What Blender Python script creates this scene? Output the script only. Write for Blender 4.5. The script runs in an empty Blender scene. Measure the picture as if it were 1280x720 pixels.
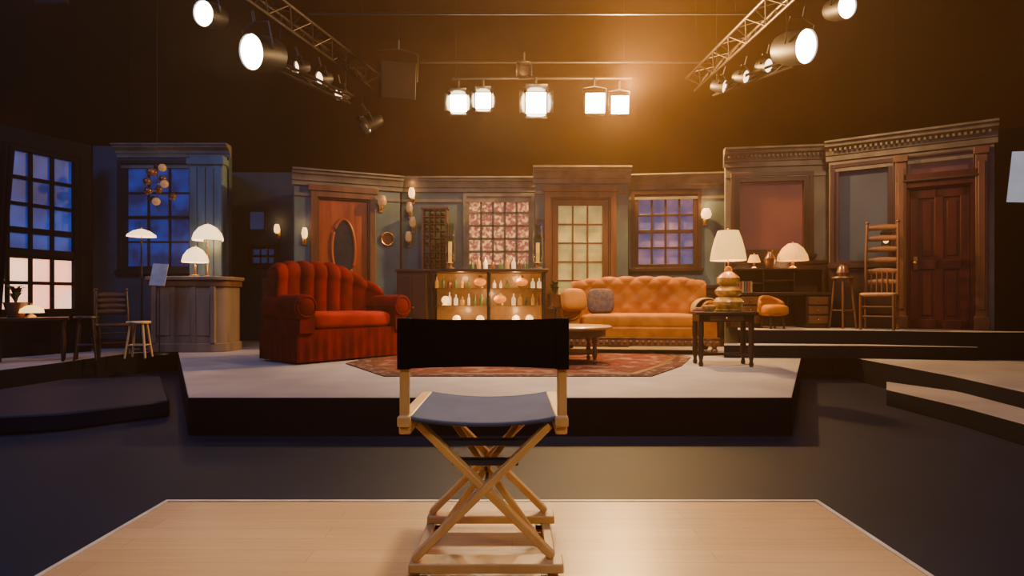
import bpy, bmesh, math, random
from mathutils import Vector, Matrix, Euler
random.seed(7)
F=760.; CZ=1.14; HY=375.; CX=640.
pi=math.pi
def X(px,D): return (px-CX)*D/F
def Z(py,D): return CZ+(HY-py)*D/F
def G(px,py,z):
    D=(CZ-z)*F/(py-HY); return (X(px,D),D)
STG=.32; RP=.70; WF=.19
# ---------------------------------------------------------------- materials
def mat(name,col,rough=.6,metal=0.,emit=0.,ecol=None,col2=None,scale=6.,stretch=(1,1,1),bump=0.,bscale=60.,kind='noise',coat=0.,glass=0.,spec=None,lo=.38,hi=.62):
    m=bpy.data.materials.new(name); m.use_nodes=True; nt=m.node_tree; N=nt.nodes; L=nt.links
    b=N['Principled BSDF']
    b.inputs['Roughness'].default_value=rough; b.inputs['Metallic'].default_value=metal
    if coat: b.inputs['Coat Weight'].default_value=coat
    if glass:
        b.inputs['Transmission Weight'].default_value=glass
    if spec is not None: b.inputs['Specular IOR Level'].default_value=spec
    tc=N.new('ShaderNodeTexCoord'); mp=N.new('ShaderNodeMapping'); L.new(tc.outputs['Object'],mp.inputs[0])
    mp.inputs['Scale'].default_value=stretch
    c1=(*col,1); c2=(*(col2 if col2 else [c*.7 for c in col]),1)
    if kind=='noise' or kind=='wood':
        t=N.new('ShaderNodeTexNoise'); t.inputs['Scale'].default_value=scale; t.inputs['Detail'].default_value=5
        if kind=='wood': t.inputs['Distortion'].default_value=.6
        L.new(mp.outputs[0],t.inputs['Vector'])
        r=N.new('ShaderNodeValToRGB'); r.color_ramp.elements[0].position=.35; r.color_ramp.elements[1].position=.65
        r.color_ramp.elements[0].color=c2; r.color_ramp.elements[1].color=c1
        L.new(t.outputs['Fac'],r.inputs[0]); cout=r.outputs[0]
    elif kind=='plank':
        t=N.new('ShaderNodeTexBrick'); t.inputs['Scale'].default_value=1.; t.inputs['Brick Width'].default_value=1.5; t.inputs['Row Height'].default_value=.11
        t.inputs['Mortar Size'].default_value=.0012; t.inputs['Color1'].default_value=c1; t.inputs['Color2'].default_value=c2; t.inputs['Mortar'].default_value=(*[c*.55 for c in col],1)
        L.new(mp.outputs[0],t.inputs['Vector'])
        n=N.new('ShaderNodeTexNoise'); n.inputs['Scale'].default_value=3; n.inputs['Detail'].default_value=6
        m2=N.new('ShaderNodeMapping'); m2.inputs['Scale'].default_value=(1,14,1); L.new(tc.outputs['Object'],m2.inputs[0]); L.new(m2.outputs[0],n.inputs['Vector'])
        mx=N.new('ShaderNodeMix'); mx.data_type='RGBA'; mx.blend_type='MULTIPLY'; mx.inputs[0].default_value=.3
        L.new(t.outputs['Color'],mx.inputs[6]); L.new(n.outputs['Fac'],mx.inputs[7]); cout=mx.outputs[2]
    elif kind=='rug':
        t=N.new('ShaderNodeTexVoronoi'); t.inputs['Scale'].default_value=scale; t.feature='F1'; t.inputs['Randomness'].default_value=.85
        L.new(mp.outputs[0],t.inputs['Vector'])
        r=N.new('ShaderNodeValToRGB')
        e=r.color_ramp.elements; e[0].position=0; e[0].color=(*col2,1); e[1].position=.22; e[1].color=(.06,.03,.025,1)
        x=e.new(.34); x.color=c1; x=e.new(.52); x.color=(*[c*.55 for c in col],1); x=e.new(.72); x.color=(*col2,1)
        L.new(t.outputs['Distance'],r.inputs[0]); cout=r.outputs[0]
    elif kind=='mottle':
        t=N.new('ShaderNodeTexNoise'); t.inputs['Scale'].default_value=scale; t.inputs['Detail'].default_value=3
        L.new(mp.outputs[0],t.inputs['Vector'])
        r=N.new('ShaderNodeValToRGB'); e=r.color_ramp.elements; e[0].position=lo; e[0].color=c2; e[1].position=hi; e[1].color=c1
        L.new(t.outputs['Fac'],r.inputs[0]); cout=r.outputs[0]
        if spec is None: b.inputs['Specular IOR Level'].default_value=.15
    L.new(cout,b.inputs['Base Color'])
    if emit:
        b.inputs['Emission Strength'].default_value=emit
        if ecol: b.inputs['Emission Color'].default_value=(*ecol,1)
        else: L.new(cout,b.inputs['Emission Color'])
    if bump:
        n=N.new('ShaderNodeTexNoise'); n.inputs['Scale'].default_value=bscale; n.inputs['Detail'].default_value=4
        L.new(mp.outputs[0],n.inputs['Vector'])
        bn=N.new('ShaderNodeBump'); bn.inputs['Strength'].default_value=bump; bn.inputs['Distance'].default_value=.01
        L.new(n.outputs['Fac'],bn.inputs['Height']); L.new(bn.outputs[0],b.inputs['Normal'])
    return m
M={}
M['studio']=mat('studio_floor_paint',(.007,.010,.030),.58,col2=(.005,.007,.020),scale=2,bump=.05,bscale=30,spec=.3)
M['stage']=mat('stage_grey_paint',(.38,.335,.315),.6,col2=(.28,.25,.24),scale=1.5,bump=.05,spec=.3)
M['stageface']=mat('stage_black_face',(.003,.004,.010),.8,spec=.15)
M['plank']=mat('maple_planks',(.72,.45,.21),.34,col2=(.63,.38,.17),kind='plank')
M['edge']=mat('pale_edge_trim',(.78,.66,.52),.4)
M['black']=mat('black_wall_paint',(.004,.004,.006),.9,spec=.08)
M['backdrop']=mat('brown_black_drape',(.040,.008,.004),.95,col2=(.022,.004,.003),scale=.8,spec=.1)
M['darkdrape']=mat('dark_drape',(.012,.003,.003),.95,spec=.1)
M['teal']=mat('teal_wall_paint',(.085,.132,.136),.7,col2=(.052,.086,.092),scale=2.5,bump=.1)
M['tealwarm']=mat('warm_grey_green_wall_paint',(.14,.122,.09),.7,col2=(.085,.078,.065),scale=2.5,bump=.1)
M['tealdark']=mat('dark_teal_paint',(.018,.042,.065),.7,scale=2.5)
M['olive']=mat('grey_green_wood_paint',(.10,.165,.18),.6,col2=(.055,.10,.12),scale=5,stretch=(1,1,.2))
M['tealtrim']=mat('weathered_teal_trim',(.17,.15,.11),.55,col2=(.09,.08,.06),scale=4)
M['dwood']=mat('dark_walnut',(.045,.018,.008),.4,col2=(.022,.009,.004),scale=5,stretch=(1,1,.15),kind='wood')
M['mwood']=mat('brown_wood',(.16,.066,.022),.42,col2=(.085,.034,.012),scale=5,stretch=(1,1,.15),kind='wood')
M['grwood']=mat('weathered_beige_brown_wood',(.22,.155,.10),.5,col2=(.13,.09,.06),scale=5,stretch=(1,1,.15),kind='wood')
M['rwood']=mat('mahogany',(.30,.070,.016),.35,col2=(.16,.032,.008),scale=5,stretch=(1.5,1,.15),kind='wood',coat=.3)
M['drwood']=mat('deep_red_brown_wood',(.065,.010,.006),.5,col2=(.032,.005,.004),scale=5,stretch=(1.5,1,.15),kind='wood',spec=.25)
M['lwood']=mat('beech_wood',(.80,.50,.20),.36,col2=(.68,.38,.13),scale=6,stretch=(1,1,.3),kind='wood')
M['tanwood']=mat('tan_table_wood',(.50,.29,.12),.35,col2=(.36,.19,.075),scale=6,stretch=(1,.3,1),kind='wood',coat=.2)
M['canvas']=mat('black_canvas',(.003,.003,.005),.9,bump=.3,bscale=300,spec=.1)
M['navy']=mat('navy_canvas',(.06,.076,.155),.75,col2=(.048,.06,.126),bump=.3,bscale=300,spec=.2)
M['bluestrap']=mat('blue_webbing',(.09,.13,.34),.8,spec=.2)
M['steel']=mat('dark_steel',(.06,.055,.05),.45,metal=.7)
M['blackmetal']=mat('black_metal',(.010,.009,.009),.5,metal=.3)
M['pipe']=mat('dull_dark_pipe',(.045,.034,.026),.45,metal=.5)
M['brass']=mat('aged_brass',(.6,.36,.12),.35,metal=.9)
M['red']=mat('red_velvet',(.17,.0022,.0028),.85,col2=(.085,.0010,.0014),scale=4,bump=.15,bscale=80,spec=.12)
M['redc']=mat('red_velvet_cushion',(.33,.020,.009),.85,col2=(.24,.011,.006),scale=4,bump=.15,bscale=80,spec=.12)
M['orange']=mat('orange_leather',(.40,.148,.010),.5,col2=(.26,.084,.006),scale=5,bump=.1,bscale=90,spec=.2)
M['orangec']=mat('orange_cushion',(.46,.180,.013),.55,col2=(.34,.120,.009),scale=5,bump=.1,bscale=90,spec=.2)
M['cream']=mat('cream_wool',(.46,.30,.14),.85,bump=.4,bscale=60)
M['dpillow']=mat('dark_patterned_fabric',(.05,.045,.06),.85,col2=(.16,.08,.05),scale=18)
M['rug']=mat('oriental_rug',(.15,.032,.022),.95,kind='rug',scale=5.,col2=(.19,.10,.07),spec=.1)
M['rugb']=mat('rug_border',(.08,.025,.022),.95,kind='rug',scale=11.,col2=(.18,.11,.08),spec=.1)
M['shade']=mat('lit_linen_shade',(.7,.42,.12),.8,emit=1.5,ecol=(1,.54,.11))
M['shade2']=mat('lit_parchment_shade',(.7,.34,.08),.8,emit=1.15,ecol=(1,.46,.08))
M['dome']=mat('lit_opal_dome',(.8,.6,.4),.5,emit=2.6,ecol=(1,.64,.30))
M['globe']=mat('lit_opal_globe',(.8,.45,.2),.4,emit=2.6,ecol=(1,.56,.16))
M['dimglobe']=mat('dim_glass_globe',(.3,.15,.06),.3,emit=.25,ecol=(1,.46,.15))
M['redglobe']=mat('orange_glass_lantern',(.9,.25,.02),.3,emit=.8,ecol=(1,.26,.01))
M['lens']=mat('lit_lamp_lens',(1,.9,.8),.4,emit=110,ecol=(1,.76,.44))
M['lensw']=mat('lit_white_lens',(1,.95,.9),.4,emit=24,ecol=(1,.90,.78))
M['lenss']=mat('small_warm_lens',(1,.8,.6),.4,emit=5,ecol=(1,.72,.45))
M['lensoff']=mat('unlit_fresnel_lens',(.025,.015,.012),.5,spec=.2)
M['ceram']=mat('glowing_yellow_glazed_ceramic',(.62,.32,.05),.25,col2=(.28,.12,.02),scale=14,emit=.10,coat=.4)  # faint lamp glow put into the glaze as emission
M['ceramd']=mat('brown_glazed_ceramic',(.18,.06,.02),.3,coat=.4)
M['glass']=mat('clear_glass',(.9,.95,.9),.05,glass=1.)
M['bottleg']=mat('glowing_green_bottle_glass',(.10,.16,.04),.12,coat=.5,emit=.2)  # slight emission stands in for light through the green glass
M['bottlea']=mat('glowing_amber_bottle_glass',(.60,.25,.03),.12,coat=.5,emit=.7)  # amber glow of the lit counter put into the glass
M['bottlew']=mat('glowing_pale_bottle_glass',(.90,.62,.28),.12,coat=.5,emit=1.2)  # emission paints the shine of lit pale glass
M['bottled']=mat('dark_wine_bottle_glass',(.05,.02,.012),.12,coat=.5)
M['plant']=mat('leaf_green',(.04,.09,.02),.6)
M['paper']=mat('white_paper',(.45,.45,.46),.8)
M['softb']=mat('white_diffuser',(.6,.6,.6),.7,emit=.3,ecol=(.85,.9,1))
M['gBlue']=mat('night_blue_panes',(.013,.050,.30),.4,col2=(.004,.016,.11),kind='mottle',scale=1.2,emit=.8)
M['gWarmLow']=mat('sunset_lit_panes',(1.,.64,.42),.5,col2=(1.,.40,.26),kind='mottle',scale=.8,emit=2.0)
M['gBlue2']=mat('deep_blue_panes',(.012,.035,.22),.4,col2=(.010,.014,.06),kind='mottle',scale=2.5,emit=.8)
M['gDim']=mat('dim_blue_panes',(.02,.04,.12),.4,kind='mottle',scale=2,emit=.5)
M['gPink']=mat('amber_red_night_panes',(1.,.50,.14),.4,col2=(.26,.075,.055),kind='mottle',scale=16.,emit=1.1,lo=.46,hi=.66)
M['gGreen']=mat('yellow_green_panes',(.46,.35,.10),.4,col2=(.28,.22,.07),kind='mottle',scale=2.5,emit=.9)
M['gNight']=mat('blue_lilac_night_panes',(.24,.14,.20),.4,col2=(.045,.06,.17),kind='mottle',scale=1.8,emit=.8)
M['gRust']=mat('dusky_mauve_blind',(.12,.042,.032),.6,col2=(.07,.028,.032),kind='mottle',scale=1.,emit=.45)
M['gGrey']=mat('slate_panel',(.055,.066,.09),.6,col2=(.037,.047,.068),kind='mottle',scale=1.,emit=.12)
M['oval']=mat('dark_oval_glass',(.03,.03,.035),.1,emit=.2)
M['book1']=mat('book_red',(.30,.05,.03),.7); M['book2']=mat('book_tan',(.40,.24,.10),.7); M['book3']=mat('book_green',(.06,.12,.08),.7)
# ---------------------------------------------------------------- mesh builder
class B:
    def __init__(s): s.bm=bmesh.new(); s.mi=0
    def _fin(s,vs):
        fs=set()
        for v in vs:
            for f in v.link_faces: fs.add(f)
        for f in fs: f.material_index=s.mi
    def box(s,c,sz,rot=None,top=None):
        mt=Matrix.Translation(c)@(Euler(rot).to_matrix().to_4x4() if rot else Matrix.Identity(4))@Matrix.Diagonal((sz[0],sz[1],sz[2],1))
        r=bmesh.ops.create_cube(s.bm,size=1)
        if top:
            for v in r['verts']:
                if v.co.z>0: v.co.x*=top; v.co.y*=top
        bmesh.ops.transform(s.bm,matrix=mt,verts=r['verts']); s._fin(r['verts']); return s
    def b2(s,x0,x1,y0,y1,z0,z1): return s.box(((x0+x1)/2,(y0+y1)/2,(z0+z1)/2),(abs(x1-x0),abs(y1-y0),abs(z1-z0)))
    def bar(s,p,q,w,h,up=(0,0,1)):
        p=Vector(p);q=Vector(q); d=(q-p); L=d.length; d.normalize(); u=Vector(up)
        sx=d.cross(u)
        if sx.length<1e-4: sx=Vector((1,0,0))
        sx.normalize(); sz=sx.cross(d)
        R=Matrix((sx,d,sz)).transposed().to_4x4()
        mt=Matrix.Translation((p+q)/2)@R@Matrix.Diagonal((w,L,h,1))
        r=bmesh.ops.create_cube(s.bm,size=1,matrix=mt); s._fin(r['verts']); return s
    def cyl(s,p,q,r1,r2=None,n=16,caps=True):
        r2=r1 if r2 is None else r2
        p=Vector(p);q=Vector(q);d=q-p
        R=d.to_track_quat('Z','Y').to_matrix().to_4x4()
        mt=Matrix.Translation((p+q)/2)@R
        r=bmesh.ops.create_cone(s.bm,cap_ends=caps,segments=n,radius1=r1,radius2=r2,depth=d.length,matrix=mt); s._fin(r['verts']); return s
    def sph(s,c,r,sc=(1,1,1),n=16):
        mt=Matrix.Translation(c)@Matrix.Diagonal((*sc,1))
        q=bmesh.ops.create_uvsphere(s.bm,u_segments=n,v_segments=max(6,n//2),radius=r,matrix=mt); s._fin(q['verts']); return s
    def lathe(s,prof,c=(0,0,0),n=24,flute=0,fn=12):
        rings=[]
        for r,z in prof:
            ring=[]
            for i in range(n):
                a=2*pi*i/n; rr=max(r,1e-4)*(1+flute*math.cos(fn*a))
                ring.append(s.bm.verts.new((c[0]+rr*math.cos(a),c[1]+rr*math.sin(a),c[2]+z)))
            rings.append(ring)
        for a,b in zip(rings,rings[1:]):
            for i in range(n):
                f=s.bm.faces.new((a[i],a[(i+1)%n],b[(i+1)%n],b[i])); f.material_index=s.mi
        return s
    def tube(s,pts,r,n=10,caps=True):
        pts=[Vector(p) for p in pts]; rings=[]
        for i,p in enumerate(pts):
            d=(pts[min(i+1,len(pts)-1)]-pts[max(i-1,0)]).normalized()
            u=Vector((0,0,1)) if abs(d.z)<.95 else Vector((1,0,0))
            a=d.cross(u).normalized(); b=a.cross(d)
            rr=r[i] if isinstance(r,(list,tuple)) else r
            rings.append([s.bm.verts.new(p+a*rr*math.cos(2*pi*k/n)+b*rr*math.sin(2*pi*k/n)) for k in range(n)])
        for a,b in zip(rings,rings[1:]):
            for i in range(n):
                f=s.bm.faces.new((a[i],a[(i+1)%n],b[(i+1)%n],b[i])); f.material_index=s.mi
        if caps:
            for rg in (rings[0],rings[-1]):
                f=s.bm.faces.new(rg); f.material_index=s.mi
        return s
    def prism(s,poly,z0,z1,side=None):
        a=[s.bm.verts.new((x,y,z0)) for x,y in poly]; b=[s.bm.verts.new((x,y,z1)) for x,y in poly]
        n=len(poly)
        f=s.bm.faces.new(b); f.material_index=s.mi
        f=s.bm.faces.new(a[::-1]); f.material_index=s.mi
        for i in range(n):
            f=s.bm.faces.new((a[i],a[(i+1)%n],b[(i+1)%n],b[i])); f.material_index=s.mi if side is None else side
        return s
    def ext(s,prof,ax,t0,t1):
        def mk(t): return [s.bm.verts.new((t,p,q) if ax=='x' else (p,t,q)) for p,q in prof]
        a=mk(t0); b=mk(t1); n=len(prof)
        for f in (a,b[::-1]):
            ff=s.bm.faces.new(f); ff.material_index=s.mi
        for i in range(n):
            f=s.bm.faces.new((a[i],b[i],b[(i+1)%n],a[(i+1)%n])); f.material_index=s.mi
        return s
    def grid(s,fn,nu,nv,closeu=False):
        V=[[s.bm.verts.new(fn(i/nu,j/nv)) for j in range(nv+1)] for i in range(nu+(0 if closeu else 1))]
        m=len(V)
        for i in range(nu):
            for j in range(nv):
                a=V[i][j];b=V[(i+1)%m][j];c=V[(i+1)%m][j+1];d=V[i][j+1]
                f=s.bm.faces.new((a,b,c,d)); f.material_index=s.mi
        return V
    def cushion(s,c,sz,e=.35,rot=None,nu=32,nv=16):
        R=Euler(rot).to_matrix() if rot else Matrix.Identity(3); c=Vector(c)
        sp=lambda v,p: math.copysign(abs(v)**p,v)
        def fn(u,v):
            a=2*pi*u; b=-pi/2+pi*v
            x=sp(math.cos(b),e)*sp(math.cos(a),e); y=sp(math.cos(b),e)*sp(math.sin(a),e); z=sp(math.sin(b),max(e,.6))
            return c+R@Vector((x*sz[0]/2,y*sz[1]/2,z*sz[2]/2))
        s.grid(fn,nu,nv,True); return s
    def obj(s,name,mats,parent=None,loc=(0,0,0),rot=(0,0,0),bevel=0,label=None,cat=None,kind=None,sub=0,ang=35):
        bmesh.ops.remove_doubles(s.bm,verts=s.bm.verts,dist=1e-5)
        bmesh.ops.recalc_face_normals(s.bm,faces=s.bm.faces)
        me=bpy.data.meshes.new(name); s.bm.to_mesh(me); s.bm.free()
        if not isinstance(mats,(list,tuple)): mats=[mats]
        for m in mats: me.materials.append(M[m] if isinstance(m,str) else m)
        for p in me.polygons: p.use_smooth=True
        me.set_sharp_from_angle(angle=math.radians(ang))
        o=bpy.data.objects.new(name,me); bpy.context.scene.collection.objects.link(o)
        o.location=loc; o.rotation_euler=rot
        if parent: o.parent=parent
        if bevel:
            md=o.modifiers.new('bevel','BEVEL'); md.width=bevel; md.segments=2; md.limit_method='ANGLE'
        if sub:
            md=o.modifiers.new('sub','SUBSURF'); md.levels=sub; md.render_levels=sub
        if label: o['label']=label
        if cat: o['category']=cat
        if kind: o['kind']=kind
        return o
def thing(name,label,cat,loc,rz=0,rot=None,group=None):
    o=bpy.data.objects.new(name,None); bpy.context.scene.collection.objects.link(o)
    o.empty_display_size=.1; o.location=loc; o.rotation_euler=rot if rot else (0,0,rz)
    o['label']=label; o['category']=cat
    if group: o['group']=group
    return o
def dup(o,loc,rz=None,label=None,parent=None):
    n=o.copy(); bpy.context.scene.collection.objects.link(n)
    if parent is None:
        n.location=loc
        if rz is not None: n.rotation_euler=(0,0,rz)
        if label: n['label']=label
    else: n.parent=parent
    for c in list(o.children): dup(c,None,parent=n)
    return n
def light(kind,loc,power,col,size=.1,target=None,spot=60,blend=.6,parent=None,name='light'):
    l=bpy.data.lights.new(name,kind); l.energy=power; l.color=col
    if kind=='AREA': l.shape='DISK'; l.size=size
    else: l.shadow_soft_size=size
    if kind=='SPOT': l.spot_size=math.radians(spot); l.spot_blend=blend
    o=bpy.data.objects.new(name,l); bpy.context.scene.collection.objects.link(o); o.location=loc
    if target is not None: o.rotation_euler=(Vector(target)-Vector(loc)).to_track_quat('-Z','Y').to_euler()
    if parent: o.parent=parent
    return o
# ---------------------------------------------------------------- studio shell
S='structure'
B().b2(-10,10,-1.5,16,-.1,0).obj('floor','studio',kind=S)
B().b2(-10,10,-1.5,16,9,9.1).obj('ceiling','black',kind=S)
B().b2(-10,10,15.9,16,0,9).obj('wall_back','backdrop',kind=S)
B().b2(-10.1,-10,-1.5,16,0,9).obj('wall_left','darkdrape',kind=S)
B().b2(10,10.1,-1.5,16,0,9).obj('wall_right','darkdrape',kind=S)
# ---------------------------------------------------------------- stage platforms
fl=G(235,497,STG); fr=G(990,497,STG)
poly=[fl,fr,G(1003,440,STG)]
for px,py in ((1040,442),(1110,455),(1190,470),(1280,490),(1400,512)): poly.append(G(px,py,STG))
poly+=[(9.6,5.0),(9.6,13.2),(-9.6,13.2),(-9.6,6.4)]
poly+=[G(-60,470,STG),G(60,455,STG),G(150,443,STG),G(222,437,STG)]
b=B(); b.prism(poly,0,STG,side=1)
b.obj('stage_platform',['stage','stageface'],label='large low stage platform with grey painted top and black faces',cat='stage platform',bevel=.008)
z=.17
p1=[G(1108,477,z),G(1195,489,z),G(1290,510,z),G(1400,545,z)]; p2=[G(1420,575,z),G(1290,533,z),G(1195,507,z),G(1108,487,z)]
B().prism(p1+p2,0,z,side=1).obj('stage_step',['stage','stageface'],label='low grey step with black riser beside the stage',cat='step',bevel=.006)
z=.16
p=[G(80,474,z),G(200,470,z),G(212,500,z),G(80,516,z),G(-60,524,z),G(-60,496,z)]
B().prism(p,0,z,side=0).obj('stage_step',['studio'],label='dark navy low step block beside the stage',cat='step',bevel=.02)
def XD(px,D): return (X(px,D),D)
p=[XD(922,9.02),XD(1080,8.8),XD(1222,8.3),XD(1326,8.25),XD(1330,8.38),XD(1243,8.62),XD(1036,9.82),XD(1034,10.02),XD(922,10.24)]
B().prism(p,STG,RP,side=1).obj('raised_platform',['stage','stageface'],label='raised grey platform with black riser under the doorway',cat='platform',bevel=.006)
p=[XD(905,8.62),XD(1080,8.52),XD(1222,8.22),XD(1222,8.295),XD(1080,8.79),XD(922,9.01),XD(905,9.01)]
B().prism(p,STG,.50,side=1).obj('platform_step',['stage','stageface'],label='long low grey step along the raised platform',cat='step',bevel=.006)
wx0,wx1=-1.62,1.43
wp=thing('wood_platform','pale maple plank floor platform with light edge trim','platform',(0,0,0))
B().b2(wx0,wx1,.3,2.865,0,WF).obj('deck','plank',parent=wp,bevel=.003)
B().b2(wx0-.02,wx0,.3,2.885,0,WF+.003).b2(wx1,wx1+.02,.3,2.885,0,WF+.003).b2(wx0,wx1,2.865,2.885,0,WF+.003).obj('edge_trim','edge',parent=wp)
# ---------------------------------------------------------------- set walls
class Seg:
    def __init__(s,pA,DA,pB,DB,z0,z1):
        s.A=Vector((X(pA,DA),DA)); s.Bp=Vector((X(pB,DB),DB)); s.z0=z0+.003; s.z1=z1
        d=s.Bp-s.A; s.len=d.length; s.d=d.normalized(); s.ang=math.atan2(s.d.y,s.d.x)
    def u(s,px):
        k=(px-CX)/F; return (k*s.A.y-s.A.x)/(s.d.x-k*s.d.y)
    def D(s,px): return s.A.y+s.u(px)*s.d.y
    def z(s,px,py): return Z(py,s.D(px))
    def loc(s,px,off=0,z=0):
        p=s.A+s.d*s.u(px)-Vector((-s.d.y,s.d.x))*off
        return (p.x,p.y,z)
    def uv(s,x0,x1,y0,y1):
        xm=(x0+x1)/2; return (s.u(x0),s.u(x1),s.z(xm,y1),s.z(xm,y0))
    @property
    def o(s): return (s.A.x,s.A.y,0)
T=.12
def wall(s,name,m,ops=()):
    b=B(); ops=sorted(ops); u=0
    for (a,c,z0,z1) in ops:
        if a>u: b.b2(u,a,0,T,s.z0,s.z1)
        if z0>s.z0+.01: b.b2(a,c,0,T,s.z0,z0)
        if z1<s.z1-.01: b.b2(a,c,0,T,z1,s.z1)
        u=c
    if u<s.len: b.b2(u,s.len,0,T,s.z0,s.z1)
    return b.obj(name,m,loc=s.o,rot=(0,0,s.ang),kind=S)
tn=[0]
def cornice(s,m,h=.28,d=.16,dent=False,u0=0,u1=None,z=None):
    tn[0]+=1; u1=s.len if u1 is None else u1; z=z or s.z1
    b=B(); pr=[(0,z-h),(-.03,z-h),(-.035,z-h*.75),(-.06,z-h*.7),(-.07,z-h*.5),(-d*.6,z-h*.32),(-d*.75,z-h*.3),(-d*.8,z-h*.12),(-d,z-h*.1),(-d,z),(0,z)]
    b.ext(pr,'x',u0-.04,u1+.04)
    if dent:
        n=int((u1-u0)/.07)
        for i in range(n): b.box((u0+.04+i*.07,-d*.5-.005,z-h*.46),(.03,.035,.04))
    b.b2(u0,u1,-.02,0,z-h-.18,z-h-.13)
    b.obj('trim_%d'%tn[0],m,loc=s.o,rot=(0,0,s.ang),kind=S)
def base(s,side,m,wains=None,gaps=()):
    b=B(); u=0
    rs=[]
    for a,c in sorted(gaps):
        if a>u: rs.append((u,a))
        u=c
    if u<s.len: rs.append((u,s.len))
    for a,c in rs:
        b.b2(a,c,-.03,0,s.z0,s.z0+.16)
        if wains:
            b.b2(a,c,-.015,0,s.z0+.16,wains); b.b2(a,c,-.045,0,wains,wains+.05)
            n=max(1,int((c-a)/.5)); w=(c-a)/n
            for i in range(n):
                for (q0,q1,r0,r1) in ((a+i*w+.05,a+(i+1)*w-.05,s.z0+.22,s.z0+.26),(a+i*w+.05,a+(i+1)*w-.05,wains-.1,wains-.06),(a+i*w+.05,a+i*w+.09,s.z0+.22,wains-.06),(a+(i+1)*w-.09,a+(i+1)*w-.05,s.z0+.22,wains-.06)):
                    b.b2(q0,q1,-.03,-.015,r0,r1)
    b.obj('baseboard_'+side,m,loc=s.o,rot=(0,0,s.ang),kind=S)
wc=[0]
def window(s,op,nx,ny,fm,gm,fw=.07,mw=.025,split=None,cas=.06):
    wc[0]+=1; a,c,z0,z1=op
    b=B()
    for q in ((a,a+fw,z0,z1),(c-fw,c,z0,z1),(a+fw,c-fw,z0,z0+fw),(a+fw,c-fw,z1-fw,z1)): b.b2(q[0],q[1],-.01,.10,q[2],q[3])
    for q in ((a-cas,a,z0-cas,z1+cas),(c,c+cas,z0-cas,z1+cas),(a,c,z1,z1+cas)): b.b2(q[0],q[1],-.03,0,q[2],q[3])
    b.b2(a-cas-.03,c+cas+.03,-.08,0,z0-cas,z0)
    ia,ic,i0,i1=a+fw,c-fw,z0+fw,z1-fw
    for i in range(1,nx): x=ia+(ic-ia)*i/nx; b.b2(x-mw/2,x+mw/2,.03,.07,i0,i1)
    for j in range(1,ny):
        zz=i0+(i1-i0)*j/ny; w=mw*(1.8 if (ny%2==0 and j==ny//2) else 1); b.b2(ia,ic,.03,.07,zz-w/2,zz+w/2)
    if split: b.b2(ia,ic,.0,.09,split-.05,split+.05)
    o=b.obj('window_%d'%wc[0],fm,loc=s.o,rot=(0,0,s.ang),kind=S,bevel=.004)
    if split:
        zs=split; B().b2(ia,ic,.075,.085,zs,i1).obj('glass',gm[0],parent=o); B().b2(ia,ic,.075,.085,i0,zs).obj('glass',gm[1],parent=o,label='glowing warm lower panes')
    else: B().b2(ia,ic,.075,.085,i0,i1).obj('glass',gm,parent=o)
    return o
W1=Seg(-110,7.6,114,9.7,STG,3.60)
op1=(W1.u(-60),W1.u(99),W1.z(50,392),W1.z(50,187))
wall(W1,'wall_window_side','black',[op1]); window(W1,op1,5,6,'black',('gBlue','gWarmLow'),split=W1.z(50,316),mw=.05)
W2=Seg(116,10.3,286,10.3,STG,3.75)
op2=W2.uv(152,242,205,338)
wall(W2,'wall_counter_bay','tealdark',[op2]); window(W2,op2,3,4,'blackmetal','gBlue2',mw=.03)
cornice(W2,'tealtrim',.2,.2,u0=W2.u(150)); base(W2,'counter_bay','dwood')
b=B()
u0,u1=W2.u(243),W2.u(284)
b.b2(u0,u1,-.16,0,STG+.003,3.55)
n=4
for i in range(n): w=(u1-u0)/n; b.b2(u0+i*w+.01,u0+(i+1)*w-.01,-.18,-.16,STG+.25,3.35)
b.b2(u0-.03,u1+.03,-.2,0,STG+.003,STG+.22).b2(u0-.03,u1+.03,-.21,0,3.4,3.5)
b.obj('trim_pilaster','olive',loc=W2.o,rot=(0,0,W2.ang),kind=S,bevel=.004)
WR=Seg(286,12.2,368,12.2,STG,3.7)
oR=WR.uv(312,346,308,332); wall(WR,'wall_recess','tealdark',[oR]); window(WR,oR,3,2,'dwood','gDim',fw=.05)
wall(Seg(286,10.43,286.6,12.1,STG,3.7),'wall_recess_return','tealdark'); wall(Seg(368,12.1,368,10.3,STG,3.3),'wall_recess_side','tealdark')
W3=Seg(368,10.1,500,10.8,STG,3.32)
d3=(W3.u(396),W3.u(462),STG+.003,W3.z(428,248))
wall(W3,'wall_entry','teal',[d3]); cornice(W3,'tealtrim',.26,.16,u1=W3.len); base(W3,'entry','mwood',gaps=[(d3[0]-.1,d3[1]+.1)])
W4=Seg(502,10.95,668,10.95,STG,3.34)
op4=W4.uv(583,664,246,334); wall(W4,'wall_bar','teal',[op4]); window(W4,op4,5,5,'tealtrim','gPink',mw=.04,fw=.05); cornice(W4,'tealtrim',.26,.16); base(W4,'bar','mwood',wains=1.45)
W5=Seg(669,10.6,785,10.6,STG,3.45)
d5=(W5.u(688),W5.u(763),STG+.003,W5.z(725,247))
wall(W5,'wall_garden_door','teal',[d5]); cornice(W5,'tealtrim',.28,.18); base(W5,'garden_door','mwood',gaps=[(d5[0]-.08,d5[1]+.08)])
W6=Seg(786,10.85,907,10.65,STG,3.36)
op6=W6.uv(793,872,243,335); wall(W6,'wall_lounge','teal',[op6]); window(W6,op6,4,4,'dwood','gNight',mw=.035); cornice(W6,'tealtrim',.26,.16); base(W6,'lounge','dwood',wains=1.35)
W7=Seg(907,10.35,1035,10.1,STG,3.69)
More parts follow.
